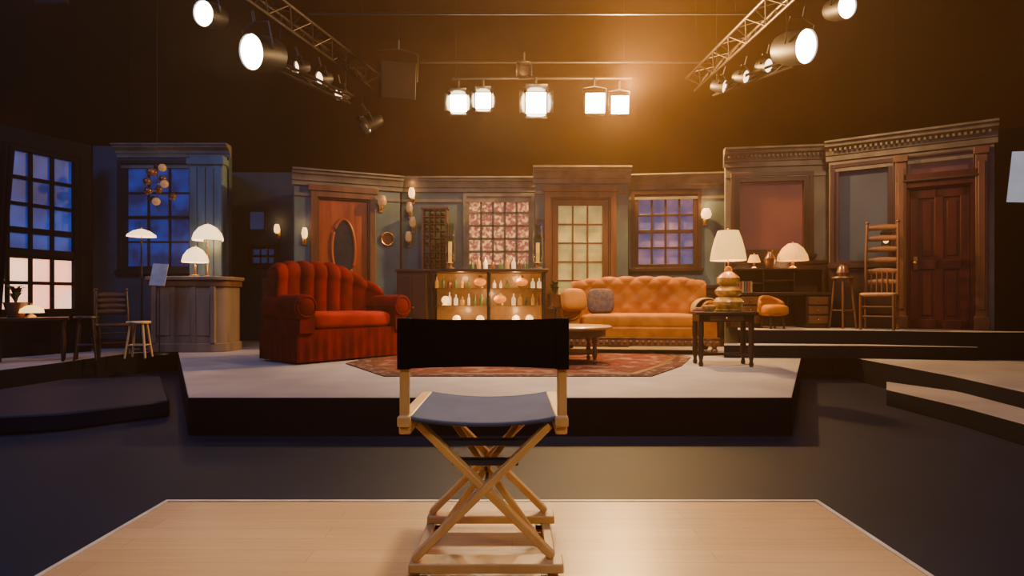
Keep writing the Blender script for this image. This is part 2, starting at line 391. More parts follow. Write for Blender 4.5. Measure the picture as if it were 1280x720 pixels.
op7=W7.uv(918,1012,220,318); wall(W7,'wall_desk','tealwarm',[op7]); window(W7,op7,1,1,'dwood','gRust',fw=.09); cornice(W7,'tealtrim',.3,.2,dent=True); base(Seg(907,10.35,1035,10.1,RP,3.62),'desk','dwood',wains=1.75)
W8=Seg(1036,9.95,1243,8.75,STG,3.70)
op8=W8.uv(1043,1116,207,330)
d8=(W8.u(1134),W8.u(1216),RP+.003,W8.z(1175,232)); t8=(d8[0],d8[1],d8[3]+.12,W8.z(1175,194))
b=B(); s=W8
b.b2(0,op8[0],0,T,s.z0,s.z1).b2(op8[0],op8[1],0,T,s.z0,op8[2]).b2(op8[0],op8[1],0,T,op8[3],s.z1).b2(op8[1],d8[0],0,T,s.z0,s.z1).b2(d8[0],d8[1],0,T,s.z0,RP).b2(d8[0],d8[1],0,T,d8[3],t8[2]).b2(d8[0],d8[1],0,T,t8[3],s.z1).b2(d8[1],s.len,0,T,s.z0,s.z1)
b.obj('wall_porch','tealwarm',loc=s.o,rot=(0,0,s.ang),kind=S)
window(W8,op8,1,1,'dwood','gGrey',fw=.06); window(W8,t8,1,1,'dwood','gRust',fw=.05,cas=.03)
cornice(W8,'tealtrim',.3,.22,dent=True)
W8b=Seg(1036,9.95,1243,8.75,RP,3.70); base(W8b,'porch','dwood',wains=1.7,gaps=[(d8[0]-.14,s.len)])
b=B()
for uu in (d8[0]-.15,d8[1]+.03):
    b.b2(uu,uu+.14,-.06,0,RP+.003,3.35).b2(uu-.02,uu+.16,-.08,0,RP+.003,RP+.2).b2(uu-.02,uu+.16,-.09,0,3.26,3.36).b2(uu+.03,uu+.11,-.075,-.06,RP+.3,3.15)
b.obj('trim_porch_pilasters','mwood',loc=s.o,rot=(0,0,s.ang),kind=S,bevel=.005)
wall(Seg(1244,8.75,1330,8.5,STG,3.6),'wall_porch_end','darkdrape')
# ---------------------------------------------------------------- doors
def door(s,op,n,wood,style,casing='mwood'):
    a,c,z0,z1=op; w=c-a; h=z1-z0
    b=B()
    for q in ((a-.1,a,z0,z1+.1),(c,c+.1,z0,z1+.1)): b.b2(q[0],q[1],-.04,0,q[2],q[3])
    b.b2(a-.14,c+.14,-.06,0,z1+.1,z1+.2).b2(a,c,-.04,0,z1,z1+.1)
    for q in ((a,a+.03),(c-.03,c)): b.b2(q[0],q[1],0,.1,z0,z1)
    b.b2(a+.03,c-.03,0,.1,z1-.03,z1)
    r=b.obj('door_%d'%n,casing,loc=s.o,rot=(0,0,s.ang),kind=S,bevel=.005)
    A=a+.035; C=c-.035; Z1=z1-.035
    b=B()
    if style=='oval':
        b.b2(A,C,.03,.075,z0,Z1)
        cx=(A+C)/2; cz=z0+h*.66; rx=w*.22; rz=h*.20
        b.tube([(cx+rx*math.cos(2*pi*i/32),.03,cz+rz*math.sin(2*pi*i/32)) for i in range(33)],.03,8,False)
        for q in ((A+.12,C-.12,z0+.15,z0+h*.36),): 
            b.b2(q[0],q[1],.01,.03,q[2],q[3]).b2(q[0]+.06,q[1]-.06,0,.01,q[2]+.06,q[3]-.06)
        leaf=b.obj('door_leaf',wood,parent=r,bevel=.006)
        g=B(); vs=[g.bm.verts.new((cx+rx*math.cos(2*pi*i/32),.024,cz+rz*math.sin(2*pi*i/32))) for i in range(32)]; g.bm.faces.new(vs)
        g.obj('oval_window','oval',parent=leaf,label='dark oval glass pane')
    elif style=='panel':
        b.b2(A,C,.04,.075,z0,Z1)
        st=.11
        mx=(A+C)/2
        for q in ((A,A+st,z0,Z1),(C-st,C,z0,Z1),(mx-st/2,mx+st/2,z0,Z1)): b.b2(q[0],q[1],.02,.04,q[2],q[3])
        for f0 in (0,.42,.92): b.b2(A,C,.02,.04,z0+h*f0,z0+h*f0+.14)
        for (q0,q1) in ((A+st+.04,mx-st/2-.04),(mx+st/2+.04,C-st-.04)):
            for (r0,r1) in ((z0+.2,z0+h*.42-.05),(z0+h*.42+.2,z0+h*.92-.05)): b.b2(q0,q1,.028,.04,r0,r1)
        leaf=b.obj('door_leaf',wood,parent=r,bevel=.006)
    else:
        st=.10; lo=z0+h*.28
        for q in ((A,A+st,z0,Z1),(C-st,C,z0,Z1),(A+st,C-st,z0,z0+.2),(A+st,C-st,lo,lo+.1),(A+st,C-st,Z1-st,Z1)): b.b2(q[0],q[1],.02,.075,q[2],q[3])
        b.b2(A+st,C-st,.04,.06,z0+.2,lo)
        for i in range(1,3): x=A+st+(C-A-2*st)*i/3; b.b2(x-.015,x+.015,.03,.06,lo+.1,Z1-st)
        for j in range(1,5): zz=lo+.1+(Z1-st-lo-.1)*j/5; b.b2(A+st,C-st,.03,.06,zz-.015,zz+.015)
        leaf=b.obj('door_leaf',wood,parent=r,bevel=.005)
        B().b2(A+st,C-st,.062,.07,lo+.1,Z1-st).obj('glass','gGreen',parent=leaf)
    hx=A+.07 if style!='oval' else C-.07
    B().cyl((hx,.02,z0+1.0),(hx,-.03,z0+1.0),.012).sph((hx,-.045,z0+1.0),.032).b2(hx-.025,hx+.025,.012,.02,z0+.9,z0+1.1).obj('door_knob','brass',parent=leaf,label='brass door knob')
door(W3,d3,1,'rwood','oval'); door(W5,d5,2,'mwood','glass',casing='mwood'); door(W8,d8,3,'drwood','panel','drwood')
# ---------------------------------------------------------------- director's chair
cx=X(605,2.1); y0=2.05; y1=2.55
ch=thing('directors_chair','folding beech director chair with black canvas back and navy seat','chair',(cx,y0,WF))
W_=.265
for sx in (-1,1):
    B().b2(sx*W_-.016,sx*W_+.016,-.012,.012,.50,.875).obj('back_post','lwood',parent=ch,bevel=.004)
    B().bar((sx*.262,-.035,.545),(sx*.262,.53,.545),.046,.036).b2(sx*.262-.02,sx*.262+.02,-.02,.50,.50,.527).obj('side_rail','lwood',parent=ch,bevel=.006)
b=B()
def bk(u,v):
    x=-.281+.562*u; z=.72+.168*v+.006*math.sin(pi*u)*(1 if v>.5 else -1)*-1
    return Vector((x,-.022-.0+.02*math.sin(pi*u)*.6,z))
b.grid(bk,24,6)
def bk2(u,v):
    p=bk(u,v); p.y+= .02+.022*(1 if (u<.09 or u>.91) else .0)+ .002; return p
b.grid(bk2,24,6)
for sx in (-1,1): b.b2(sx*W_-.022,sx*W_+.022,-.024,.022,.718,.889)
b.b2(-.25,.25,-.016,-.006,.874,.884)
b.obj('back_canvas','canvas',parent=ch,bevel=.003)
b=B()
def st_(u,v,dz=0):
    x=-.245+.49*u; y=-.02+.54*v
    return Vector((x,y,.562-.022*math.sin(pi*u)**.8-dz))
b.grid(lambda u,v:st_(u,v),20,12); b.grid(lambda u,v:st_(u,v,.012),20,12)
b.tube([st_(i/20,0,.006) for i in range(21)],.008,8); b.tube([st_(i/20,1,.006) for i in range(21)],.008,8)
b.obj('seat_canvas','navy',parent=ch)
for yy in (.02,.47):
    for sx in (-1,1):
        yo=yy+ (.013*sx)
        B().bar((sx*-.225,yo,.53),(sx*.235,yo,.075),.024,.048,up=(0,1,0)).obj('leg','lwood',parent=ch,bevel=.004)
    B().box((.01,yy-.005,.054),(.52,.085,.032)).obj('foot_board','lwood',parent=ch,bevel=.005)
for sx in (-1,1):
    B().bar((sx*.235,.0,.027),(sx*.235,.5,.027),.035,.021).obj('runner','lwood',parent=ch,bevel=.004)
    B().bar((sx*-.15,.24,.53),(sx*.20,.24,.040),.022,.038,up=(0,1,0)).obj('brace','lwood',parent=ch,bevel=.004)
    for yy in (0,.5): B().box((sx*.225,yy,.0085),(.06,.06,.016)).obj('foot','dwood',parent=ch)
B().b2(-.19,.19,.15,.19,.422,.444).obj('strap','bluestrap',parent=ch,bevel=.003)
B().b2(-.12,.12,.15,.19,.350,.372).obj('strap','bluestrap',parent=ch,bevel=.003)
B().cyl((0.005,-.01,.302),(.005,.5,.302),.006).obj('pivot_rod','steel',parent=ch)
# ---------------------------------------------------------------- sofas
def sofa(name,label,loc,rz,W,D,H,mm,mc,style,armh,seatn,seath=.5):
    o=thing(name,label,'sofa',loc,rz)
    aw=.30; hw=W/2
    if style=='channel':
        b=B()
        x0,x1,ya,yb=-hw+.04,hw-.04,-D/2+.05,D/2-.02
        n=140; P=2*((x1-x0)+(yb-ya))
        def skirt(u,v):
            t=u*P; w=x1-x0; h=yb-ya
            if t<w: p=(x0+t,ya);nn=(0,-1)
            elif t<w+h: p=(x1,ya+t-w);nn=(1,0)
            elif t<2*w+h: p=(x1-(t-w-h),yb);nn=(0,1)
            else: p=(x0,yb-(t-2*w-h));nn=(-1,0)
            d=.010*math.sin(u*2*pi*40)*(1-v)
            return Vector((p[0]+nn[0]*d,p[1]+nn[1]*d,.015+v*.40))
        b.grid(skirt,n*2,3,True); b.b2(x0,x1,ya,yb,.3,.42)
        b.obj('skirt',mm,parent=o,ang=60)
    else:
        b=B().b2(-hw+.05,hw-.05,-D/2+.04,D/2-.04,.16,.40); b.obj('seat_base',mm,parent=o,bevel=.03)
        b=B().b2(-hw+.02,hw-.02,-D/2+.0,-D/2+.05,.12,.22)
        for i in range(26): b.sph((-hw+.06+i*(W-.12)/25,-D/2-.003,.17),.03,(1,.5,1),8)
        b.b2(-hw+.02,hw-.02,-D/2-.01,-D/2+.06,.22,.245)
        b.obj('carved_apron','mwood',parent=o,bevel=.004)
        for sx in (-1,1):
            for yy in (-D/2+.06,D/2-.08): B().lathe([(0,0),(.03,0),(.045,.03),(.05,.06),(.03,.09),(.05,.12),(.05,.14),(0,.14)],(sx*(hw-.09),yy,0),16).obj('foot','mwood',parent=o)
    b=B(); yb=D/2
    prof=[(yb-.26,.38),(yb-.25,.55),(yb-.23,.75),(yb-.20,H-.22),(yb-.20,H-.10),(yb-.17,H-.02),(yb-.10,H),(yb-.03,H-.03),(yb,H-.10),(yb-.01,H-.3),(yb-.02,.5),(yb-.02,.12)]
    if style=='channel':
        prof=[(yb-.28,.38),(yb-.27,.55),(yb-.26,.75),(yb-.27,H-.26),(yb-.29,H-.14),(yb-.25,H-.03),(yb-.14,H),(yb-.03,H-.04),(yb,H-.13),(yb-.01,H-.3),(yb-.02,.5),(yb-.02,.12)]
    bw=hw-.06 if style=='channel' else hw-.10
    N_=len(prof)-1
    def samp(t):
        t=min(max(t,0),.99999)*N_; i=int(t); f=t-i
        p0=prof[max(i-1,0)];p1=prof[i];p2=prof[i+1];p3=prof[min(i+2,N_)]
        q=[]
        for k in (0,1):
            q.append(.5*((2*p1[k])+(-p0[k]+p2[k])*f+(2*p0[k]-5*p1[k]+4*p2[k]-p3[k])*f*f+(-p0[k]+3*p1[k]-3*p2[k]+p3[k])*f**3))
        return q
    nch=8
    def back(u,v):
        y,z=samp(v); y2,z2=samp(v+.01); y3,z3=samp(v-.01)
        ny,nz=-(z2-z3),(y2-y3); L=math.hypot(ny,nz) or 1; ny/=L;nz/=L
        x=-bw+2*bw*u
        if style=='channel':
            e=max(0,2*u-1)
            drop=.42*max(0,e-.10)**1.6+.12*max(0,1-2*u-.5)**1.5*2
            z=z if z<.6 else .6+(z-.6)*(1-drop/(H-.6)*1.0)
            e=abs(2*u-1)
            y-= .34*max(0,e-.55)**1.4*1.6*(1 if v<.75 else .3)
            d=.042*abs(math.sin(pi*nch*u))**.7 if v<.85 else .02
        else:
            fade=1 if v<.62 else max(0,1-(v-.62)*6)
            e=abs(2*u-1); z=z if z<.6 else .6+(z-.6)*(1-.14*e**3)
            a=u*bw*2/.30; c=z/.26
            d=.022*(abs(math.sin(pi*(a+c)/1.0))*abs(math.sin(pi*(a-c)/1.0)))**.5*fade
        return Vector((x,y+ny*d,z+nz*d))
    V=b.grid(back,130,50)
    for row in (V[0],V[-1]): b.bm.faces.new(row)
    b.obj('backrest',mm,parent=o,ang=70)
    for sx in (-1,1):
        b=B(); rr=.17; cxx=hw-.15; cz=armh-rr
        pr=[(hw-.27,.12 if style!='channel' else .38),(hw-.27,cz)]
        for i in range(17):
            a=pi-(pi*1.35)*i/16; pr.append((cxx+ (rr if a<pi/2 else .13)*math.cos(a)+(.0),cz+rr*math.sin(a)))
        pr+=[(hw-.06,cz-.17),(hw-.05,.12 if style!='channel' else .38)]
        pr=[(sx*p,q) for p,q in pr]
        b.ext(pr,'y',-D/2+.02,D/2-.14)
        arm=b.obj('arm',mm,parent=o,bevel=.03,ang=50)
        b=B(); 
        b.tube([(sx*(cxx)+.13*math.cos(2*pi*i/24),-D/2+.012,cz+.01+.13*math.sin(2*pi*i/24)) for i in range(25)],.014,8,False)
        b.sph((sx*cxx,-D/2+.015,cz+.01),.12,(1,.18,1),20)
        b.obj('arm_scroll',mm,parent=arm)
    w=(W-.54)/seatn
    for i in range(seatn):
        B().cushion((-hw+.27+w*(i+.5),-.08,seath-.02),(w-.01,D-.28,.24),.22).obj('seat_cushion',mc,parent=o)
    return o
RS=(-2.48,8.60,STG+.014)
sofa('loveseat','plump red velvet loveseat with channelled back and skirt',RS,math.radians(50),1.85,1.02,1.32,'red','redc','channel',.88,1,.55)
OS=(X(798,9.62),9.62,STG+.014)
so=sofa('sofa','orange tufted sofa with rolled arms and carved apron',OS,math.radians(-9),2.35,.98,1.18,'orange','orangec','tuft',.80,1,.5)
B().cushion((0,0,0),(.42,.16,.40),.45,rot=(-.3,0,0)).obj('throw_pillow','dpillow',loc=(X(752,9.4),9.50,STG+.80),rot=(0,0,-.15),label='dark patterned throw pillow on orange sofa',cat='pillow')
B().cushion((0,0,0),(.40,.17,.36),.6,rot=(-.3,0,.2)).obj('throw_pillow','orangec',loc=(X(717,9.3),9.30,STG+.82),rot=(0,0,.1),label='orange throw pillow leaning on sofa arm',cat='pillow')
b=B()
def bl(u,v):
    a=pi*1.25*(u-.5)
    r=.20+.012*math.sin(v*18+u*5)
    return Vector((r*math.sin(a)*1.0,-.34+.55*v+.02*math.sin(u*9),r*math.cos(a)))
b.grid(bl,24,16)
o=b.obj('throw_blanket','cream',loc=(OS[0]+1.02*math.cos(math.radians(9)),OS[1]-1.02*math.sin(math.radians(9)),STG+.645),rot=(0,0,math.radians(-9)),label='cream wool blanket draped over sofa arm',cat='blanket')
md=o.modifiers.new('sol','SOLIDIFY'); md.thickness=.012
# ---------------------------------------------------------------- rug
pts=[G(432,455,STG),G(470,445,STG),G(520,440.5,STG),G(830,440.5,STG),G(864,447,STG),G(852,458,STG),G(815,471,STG),G(480,471,STG)]
c=Vector((sum(p[0] for p in pts)/8,sum(p[1] for p in pts)/8))
def sh(k): return [(c.x+(p[0]-c.x)*k,c.y+(p[1]-c.y)*k) for p in pts]
b=B(); b.prism(pts,STG+.001,STG+.010); b.mi=1; b.prism(sh(.86),STG+.010,STG+.013); b.mi=2; b.prism(sh(.9),STG+.002,STG+.0115)
b.obj('rug',['rugb','rug','mwood'],label='faceted red and tan oriental rug with border',cat='rug')
# ---------------------------------------------------------------- coffee table
ct=thing('coffee_table','round light wood coffee table with turned legs','table',(.72,7.95,STG+.014))
B().lathe([(0,.42),(.50,.42),(.54,.43),(.58,.445),(.58,.462),(.56,.475),(0,.475)],n=48).obj('table_top','tanwood',parent=ct)
B().lathe([(.46,.34),(.50,.34),(.50,.42),(.46,.42)],n=48).obj('apron','mwood',parent=ct)
legp=[(0,0),(.02,0),(.03,.03),(.018,.06),(.035,.12),(.028,.2),(.018,.24),(.035,.27),(.035,.36),(0,.36)]
for i in range(4):
    a=pi/4+i*pi/2; B().lathe(legp,(.45*math.cos(a),.45*math.sin(a),0),16).obj('leg','mwood',parent=ct)
B().lathe([(0,.12),(.40,.12),(.40,.14),(0,.14)],n=32).obj('shelf','mwood',parent=ct)
# ---------------------------------------------------------------- lamps
def lamp(name,label,loc,base_prof,base_m,neck,shade_prof,shade_m,power=6,pleat=.02,n=32,cat='lamp',col=(1,.5,.2)):
    o=thing(name,label,cat,loc)
    B().lathe(base_prof,n=28).obj('lamp_base',base_m,parent=o)
    zb=base_prof[-1][1]
    B().cyl((0,0,zb-.01),(0,0,zb+neck),.008).obj('stem','brass',parent=o)
    z0=zb+neck; pr=[(r,z0+z) for r,z in shade_prof]
    s=B().lathe(pr,n=64,flute=pleat,fn=20).obj('lamp_shade',shade_m,parent=o)
    B().cyl((0,0,zb+neck),(0,0,pr[-1][1]),.004).sph((0,0,pr[-1][1]+.015),.015).obj('finial','brass',parent=o)
    if power: light('POINT',(0,0,z0-.04 if power<12 else z0+.12),power,col,.05,parent=o,name='bulb')
    return o
TD=7.65; tx=X(903,TD)
t=thing('side_table','dark carved wood side table with turned legs','table',(tx,TD,STG+.001),rz=-.1)
B().b2(-.37,.37,-.25,.25,.64,.675).obj('table_top','dwood',parent=t,bevel=.008)
B().b2(-.33,.33,-.21,.21,.55,.64).obj('apron','dwood',parent=t,bevel=.004)
dr=B().b2(-.2,.2,-.225,-.21,.565,.625).obj('drawer','mwood',parent=t,bevel=.003); B().sph((0,-.235,.595),.015).obj('knob','brass',parent=dr)
lp=[(0,0),(.022,0),(.03,.03),(.02,.07),(.03,.12),(.038,.25),(.025,.33),(.035,.37),(.035,.55),(0,.55)]
for sx in (-1,1):
    for sy in (-1,1): B().lathe(lp,(sx*.3,sy*.18,0),14).obj('leg','dwood',parent=t)
B().bar((-.3,-.18,.14),(.3,.18,.14),.025,.025).bar((.3,-.18,.14),(-.3,.18,.14),.025,.025).obj('stretcher','dwood',parent=t)
ttop=STG+.677
B2=[(0,0),(.15,0),(.17,.02),(.13,.04),(.18,.08),(.19,.12),(.15,.17),(.12,.185),(.16,.22),(.165,.26),(.12,.31),(.10,.325),(.14,.36),(.14,.42),(.09,.47),(.05,.50),(.04,.56),(0,.57)]
lamp('table_lamp','large lamp with chunky stacked ceramic base and pleated amber shade',(tx+.08,TD+.02,ttop),B2,'ceram',.07,[(.215,0),(.212,.04),(.195,.14),(.165,.26),(.13,.36),(.125,.375)],'shade',14)
B().lathe([(0,0),(.05,0),(.085,.04),(.09,.07),(.08,.075),(.05,.03),(0,.02)],n=24).obj('bowl','ceram',loc=(tx-.20,TD-.1,ttop),label='small glazed bowl on side table',cat='bowl')
bo=B().box((0,0,.012),(.2,.14,.024)).obj('book','book1',loc=(tx-.22,TD+.1,ttop),rot=(0,0,.2),label='red book lying on side table',cat='book',bevel=.003)
B().box((0,0,.012),(.18,.13,.024)).obj('book','book2',loc=(tx-.22,TD+.1,ttop+.0245),rot=(0,0,-.1),label='tan book stacked on another book',cat='book',bevel=.003)
# ---------------------------------------------------------------- desk group
DX=X(975,9.75); DY=9.80
d=thing('writing_desk','dark wood writing desk with hutch and drawers','desk',(DX,DY,RP+.001),rz=-.06)
hw=.72
B().b2(-hw,hw,-.25,.25,.52,.56).obj('desk_top','dwood',parent=d,bevel=.006)
for sx in (-1,1):
    b=B().b2(sx*hw-sx*.38 if sx>0 else -hw+.02,hw-.02 if sx>0 else -hw+.38,-.22,.22,0.0,.52); bo=b.obj('pedestal','dwood',parent=d,bevel=.005)
    for k in range(3):
        dr=B().b2(sx*(hw-.2)-.15,sx*(hw-.2)+.15,-.235,-.22,.07+k*.15,.19+k*.15).obj('drawer','mwood',parent=d,bevel=.004); B().sph((sx*(hw-.2),-.245,.13+k*.15),.014).obj('knob','brass',parent=dr)
b=B().b2(-hw+.02,hw-.02,.16,.18,.56,.92).b2(-hw+.02,-hw+.05,-.02,.18,.56,.92).b2(hw-.05,hw-.02,-.02,.18,.56,.92).b2(-hw,hw,-.05,.2,.92,.95).b2(-.25,-.23,-.02,.16,.56,.92).b2(.23,.25,-.02,.16,.56,.92).b2(-.23,.23,-.02,.16,.74,.76).b2(-hw+.05,-.25,-.02,.16,.7,.72)
b.obj('hutch','dwood',parent=d,bevel=.004)
dtop=RP+.952
lamp('table_lamp','small brass lamp with dome parchment shade on desk',(X(993,9.8),DY+.06,dtop),[(0,0),(.07,0),(.075,.015),(.03,.03),(.02,.06),(.03,.08),(.015,.10),(0,.11)],'brass',.015,[(.235,0),(.235,.02),(.22,.09),(.16,.20),(.08,.27),(.06,.28)],'shade2',9)
lamp('table_lamp','little shaded lamp glowing on the desk hutch',(X(945,9.8),DY+.08,dtop),[(0,0),(.05,0),(.05,.01),(.02,.03),(.015,.08),(0,.09)],'brass',.01,[(.10,0),(.06,.12)],'shade2',2,n=20)
for i,m in enumerate(('book1','book2','book3','book1','book2')):
    B().box((0,0,.09),(.035,.12,.18)).obj('book',m,loc=(DX-.62+i*.045,DY+.06,RP+.562),label='old upright book on the desk',cat='book',bevel=.003)['group']='books on the desk'
B().lathe([(0,0),(.05,0),(.08,.08),(.09,.16),(.05,.22),(.035,.27),(.05,.3),(0,.3)],n=20).obj('vase','ceramd',loc=(X(965,9.8),DY+.08,dtop),label='brown ceramic vase on desk hutch',cat='vase')
st=thing('tub_chair','small round orange upholstered chair by the desk','chair',(X(966,9.28),9.28,RP+.003),rz=.2)
B().cushion((0,0,.28),(.40,.38,.18),.6).obj('seat','orangec',parent=st)
b=B()
def tb(u,v):
    a=pi*(.02+.96*u); r=.20+.02*math.sin(pi*v)
    return Vector((r*math.cos(a),r*math.sin(a),.25+.26*v*(.6+.4*math.sin(pi*u))))
b.grid(tb,20,6); oo=b.obj('backrest','orange',parent=st); md=oo.modifiers.new('s','SOLIDIFY'); md.thickness=.04
for i in range(4):
    a=pi/4+i*pi/2; B().cyl((.16*math.cos(a),.16*math.sin(a),0),(.14*math.cos(a),.14*math.sin(a),.22),.014,.02,10).obj('leg','dwood',parent=st)
# ---------------------------------------------------------------- ladder-back chairs, stools, lantern
def ladder_chair(label,loc,rz,w,dp,sh,H,m,rungs,spindles=False):
    o=thing('ladder_back_chair',label,'chair',loc,rz)
    for sx in (-1,1):
        B().cyl((sx*w/2,-dp/2,0),(sx*w/2,-dp/2,sh),.02,.02,10).obj('leg',m,parent=o)
        B().tube([(sx*w/2,dp/2,0),(sx*w/2,dp/2,sh),(sx*w/2,dp/2+.03,H*.7),(sx*w/2*.96,dp/2+.08,H)],.02,10).sph((sx*w/2*.96,dp/2+.08,H+.02),.028).obj('back_leg',m,parent=o)
        for z in (.18,.32): B().cyl((sx*w/2,-dp/2,z),(sx*w/2,dp/2,z),.011).obj('rung',m,parent=o)
    for z in (.2,.34): B().cyl((-w/2,-dp/2,z),(w/2,-dp/2,z),.011).obj('rung',m,parent=o)
    B().cushion((0,0,sh),(w+.05,dp+.05,.06),.3).obj('seat','tanwood' if m!='dwood' else m,parent=o)
    for i in range(rungs):
        z=sh+.18+(H-sh-.25)*i/(rungs-1)
        b=B()
        def sl(u,v,z=z): return Vector((-w/2+w*u,dp/2+.02+.06*(z-sh)/(H-sh)+.03*math.sin(pi*u),z-.03+.07*v+(.02*math.sin(pi*u) if v>.5 else 0)))
        b.grid(sl,12,2); q=b.obj('slat',m,parent=o); md=q.modifiers.new('s','SOLIDIFY'); md.thickness=.014
    if spindles:
        for i in range(5):
            x=-w/2+w*(i+1)/6; z1=sh+.18+(H-sh-.25)/(rungs-1)
            B().cyl((x,dp/2+.02,sh+.02),(x,dp/2+.05,z1),.009).obj('spindle',m,parent=o)
    return o
ladder_chair('tall ladder-back wooden chair on the raised platform',(X(1100,9.0),9.02,RP),-.7,.42,.38,.52,1.60,'mwood',6,True)
def stool(label,loc,rz,w,h,m,cat='stool'):
    o=thing('stool',label,cat,loc,rz)
    B().lathe([(0,h-.035),(w*.5,h-.035),(w*.53,h-.02),(w*.5,h),(0,h)],n=24).obj('seat',m,parent=o)
    for i in range(4):
        a=pi/4+i*pi/2; c_,s_=math.cos(a),math.sin(a)
        B().cyl((w*.62*c_,w*.62*s_,0),(w*.36*c_,w*.36*s_,h-.03),.014,.018,10).obj('leg',m,parent=o)
    for i in range(4):
        a=pi/4+i*pi/2; a2=a+pi/2; r=w*.53
        B().cyl((r*math.cos(a),r*math.sin(a),h*.35),(r*math.cos(a2),r*math.sin(a2),h*.35),.009).obj('rung',m,parent=o)
    return o
stool('tall wooden stool beside the ladder-back chair',(X(1050,9.5),9.42,RP),.3,.30,.80,'mwood')
B().lathe([(0,0),(.06,0),(.09,.06),(.07,.14),(.04,.18),(.05,.2),(0,.2)],n=20).obj('jug','ceramd',loc=(X(1050,9.5),9.42,RP+.801),label='brown jug standing on the tall stool',cat='jug')
def sconce(s,px,py,label,gm='globe',power=3,off=.12,r=.07):
    z=s.z(px,py); x,y,_=s.loc(px,0); o=thing('wall_sconce',label,'lamp',(x,y,z),s.ang)
    B().b2(-.035,.035,-.02,0,-.14,.06).obj('backplate','brass',parent=o,bevel=.006)
    B().tube([(0,-.02,-.08),(0,-off*.7,-.10),(0,-off,-.07),(0,-off,-.03)],.008).obj('arm','brass',parent=o)
    B().lathe([(.02,-.04),(r*.8,-.02),(r,.04),(r*.85,.10),(r*.6,.14)],(0,-off,0),20).obj('lamp_shade',gm,parent=o)
    if power: light('POINT',(0,-off-.02,.22),power,(1,.42,.15),.04,parent=o,name='bulb')
    return o
sconce(W6,881,272,'brass sconce with glowing amber shade beside window','globe',5,r=.09)
sconce(WR,349,290,'small glowing sconce in the dark recess','globe',1.5,r=.06)
sconce(W3,380,296,'small brass sconce beside the oval-glass door','globe',1.5,r=.05)
sconce(W3,476,256,'faintly glowing glass sconce on the teal wall','dimglobe',0,r=.08)  # dim glow comes from the glass material, no lamp inside
for k,(px,py) in enumerate(((516,246),(513,264),(517,282),(512,300))):
    q=sconce(W4,px,py,'small dim glass sconce in a wall cluster','globe' if k==0 else 'dimglobe',1 if k==0 else 0,r=.06); q['group']='small glass sconces on the bar wall'
x,y,_=W8.loc(1108,0); ln=thing('wall_lantern','black iron wall lantern with amber glow','lamp',(x,y,W8.z(1106,298)),W8.ang)
B().b2(-.04,.04,-.02,0,-.1,.15).tube([(0,-.02,.1),(0,-.1,.16),(0,-.15,.12)],.01).obj('bracket','blackmetal',parent=ln)
b=B()
for sx in (-1,1):
    for sy in (-1,1): b.cyl((sx*.05,-.15+sy*.05,-.14),(sx*.06,-.15+sy*.06,.06),.006)
b.box((0,-.15,-.15),(.13,.13,.02)).box((0,-.15,.09),(.16,.16,.06),top=.3); b.obj('cage','blackmetal',parent=ln)
B().sph((0,-.15,-.04),.04,(1,1,1.3)).obj('flame_glass','globe',parent=ln)
def picture(s,px,py,w,h,label,fm='dwood',cm='gDim',oval=False):  # default canvas uses an emissive pane colour, so its blue glow is put in
    x,y,_=s.loc(px,0); o=thing('picture_frame',label,'picture',(x,y,s.z(px,py)),s.ang)
    b=B()
    if oval:
        b.tube([(w/2*math.cos(2*pi*i/28),-.02,h/2*math.sin(2*pi*i/28)) for i in range(29)],.018,8,False); b.obj('frame',fm,parent=o)
        g=B(); g.bm.faces.new([g.bm.verts.new((w/2*math.cos(2*pi*i/28),-.012,h/2*math.sin(2*pi*i/28))) for i in range(28)]); g.obj('canvas',cm,parent=o)
    else:
        t_=.035
        for q in ((-w/2,-w/2+t_,-h/2,h/2),(w/2-t_,w/2,-h/2,h/2),(-w/2+t_,w/2-t_,-h/2,-h/2+t_),(-w/2+t_,w/2-t_,h/2-t_,h/2)): b.b2(q[0],q[1],-.035,-.002,q[2],q[3])
        b.obj('frame',fm,parent=o,bevel=.004); B().b2(-w/2+t_,w/2-t_,-.012,-.002,-h/2+t_,h/2-t_).obj('canvas',cm,parent=o)
picture(WR,322,276,.36,.42,'dim blue picture in the dark recess')
picture(W3,484,299,.22,.22,'round brass-framed plaque on teal wall','brass','ceramd',True)
picture(W5,676,285,.16,.30,'narrow dark framed picture beside glass door')
# ---------------------------------------------------------------- centre display counter
DC=9.75
xa,xb=X(537,DC),X(683,DC); w=xb-xa; ctop=Z(336,DC)-STG
dc=thing('display_counter','glass-fronted display counter with lit shelves','counter',((xa+xb)/2,DC+.3,STG))
hw=w/2
B().b2(-hw,hw,-.3,.3,0,.42).b2(-hw-.02,hw+.02,-.32,.32,0,.1).obj('cabinet_base','dwood',parent=dc,bevel=.006)
B().b2(-hw-.03,hw+.03,-.34,.34,ctop-.05,ctop).obj('countertop','dwood',parent=dc,bevel=.008)
for xx in (-hw+.03,-.0,hw-.03):
    for yy in (-.28,.28): B().b2(xx-.018,xx+.018,yy-.015,yy+.015,.421,ctop-.05).obj('post','blackmetal',parent=dc)
for zz in (.72,1.0): B().b2(-hw+.02,hw-.02,-.27,.27,zz,zz+.012).obj('shelf','glass',parent=dc,label='clear glass shelf')
B().b2(-hw+.02,hw-.02,.285,.30,.421,ctop-.05).obj('back_panel','tanwood',parent=dc)
g0=B().lathe([(0,0),(.05,0),(.055,.01),(.03,.02)],n=20).sph((0,0,.085),.066,n=20)
gl=g0.obj('globe_lamp',['globe'],loc=(X(570,DC),DC+.12,STG+.422),label='round opal globe lamp in display counter',cat='lamp'); gl['group']='globe lamps in the counter'
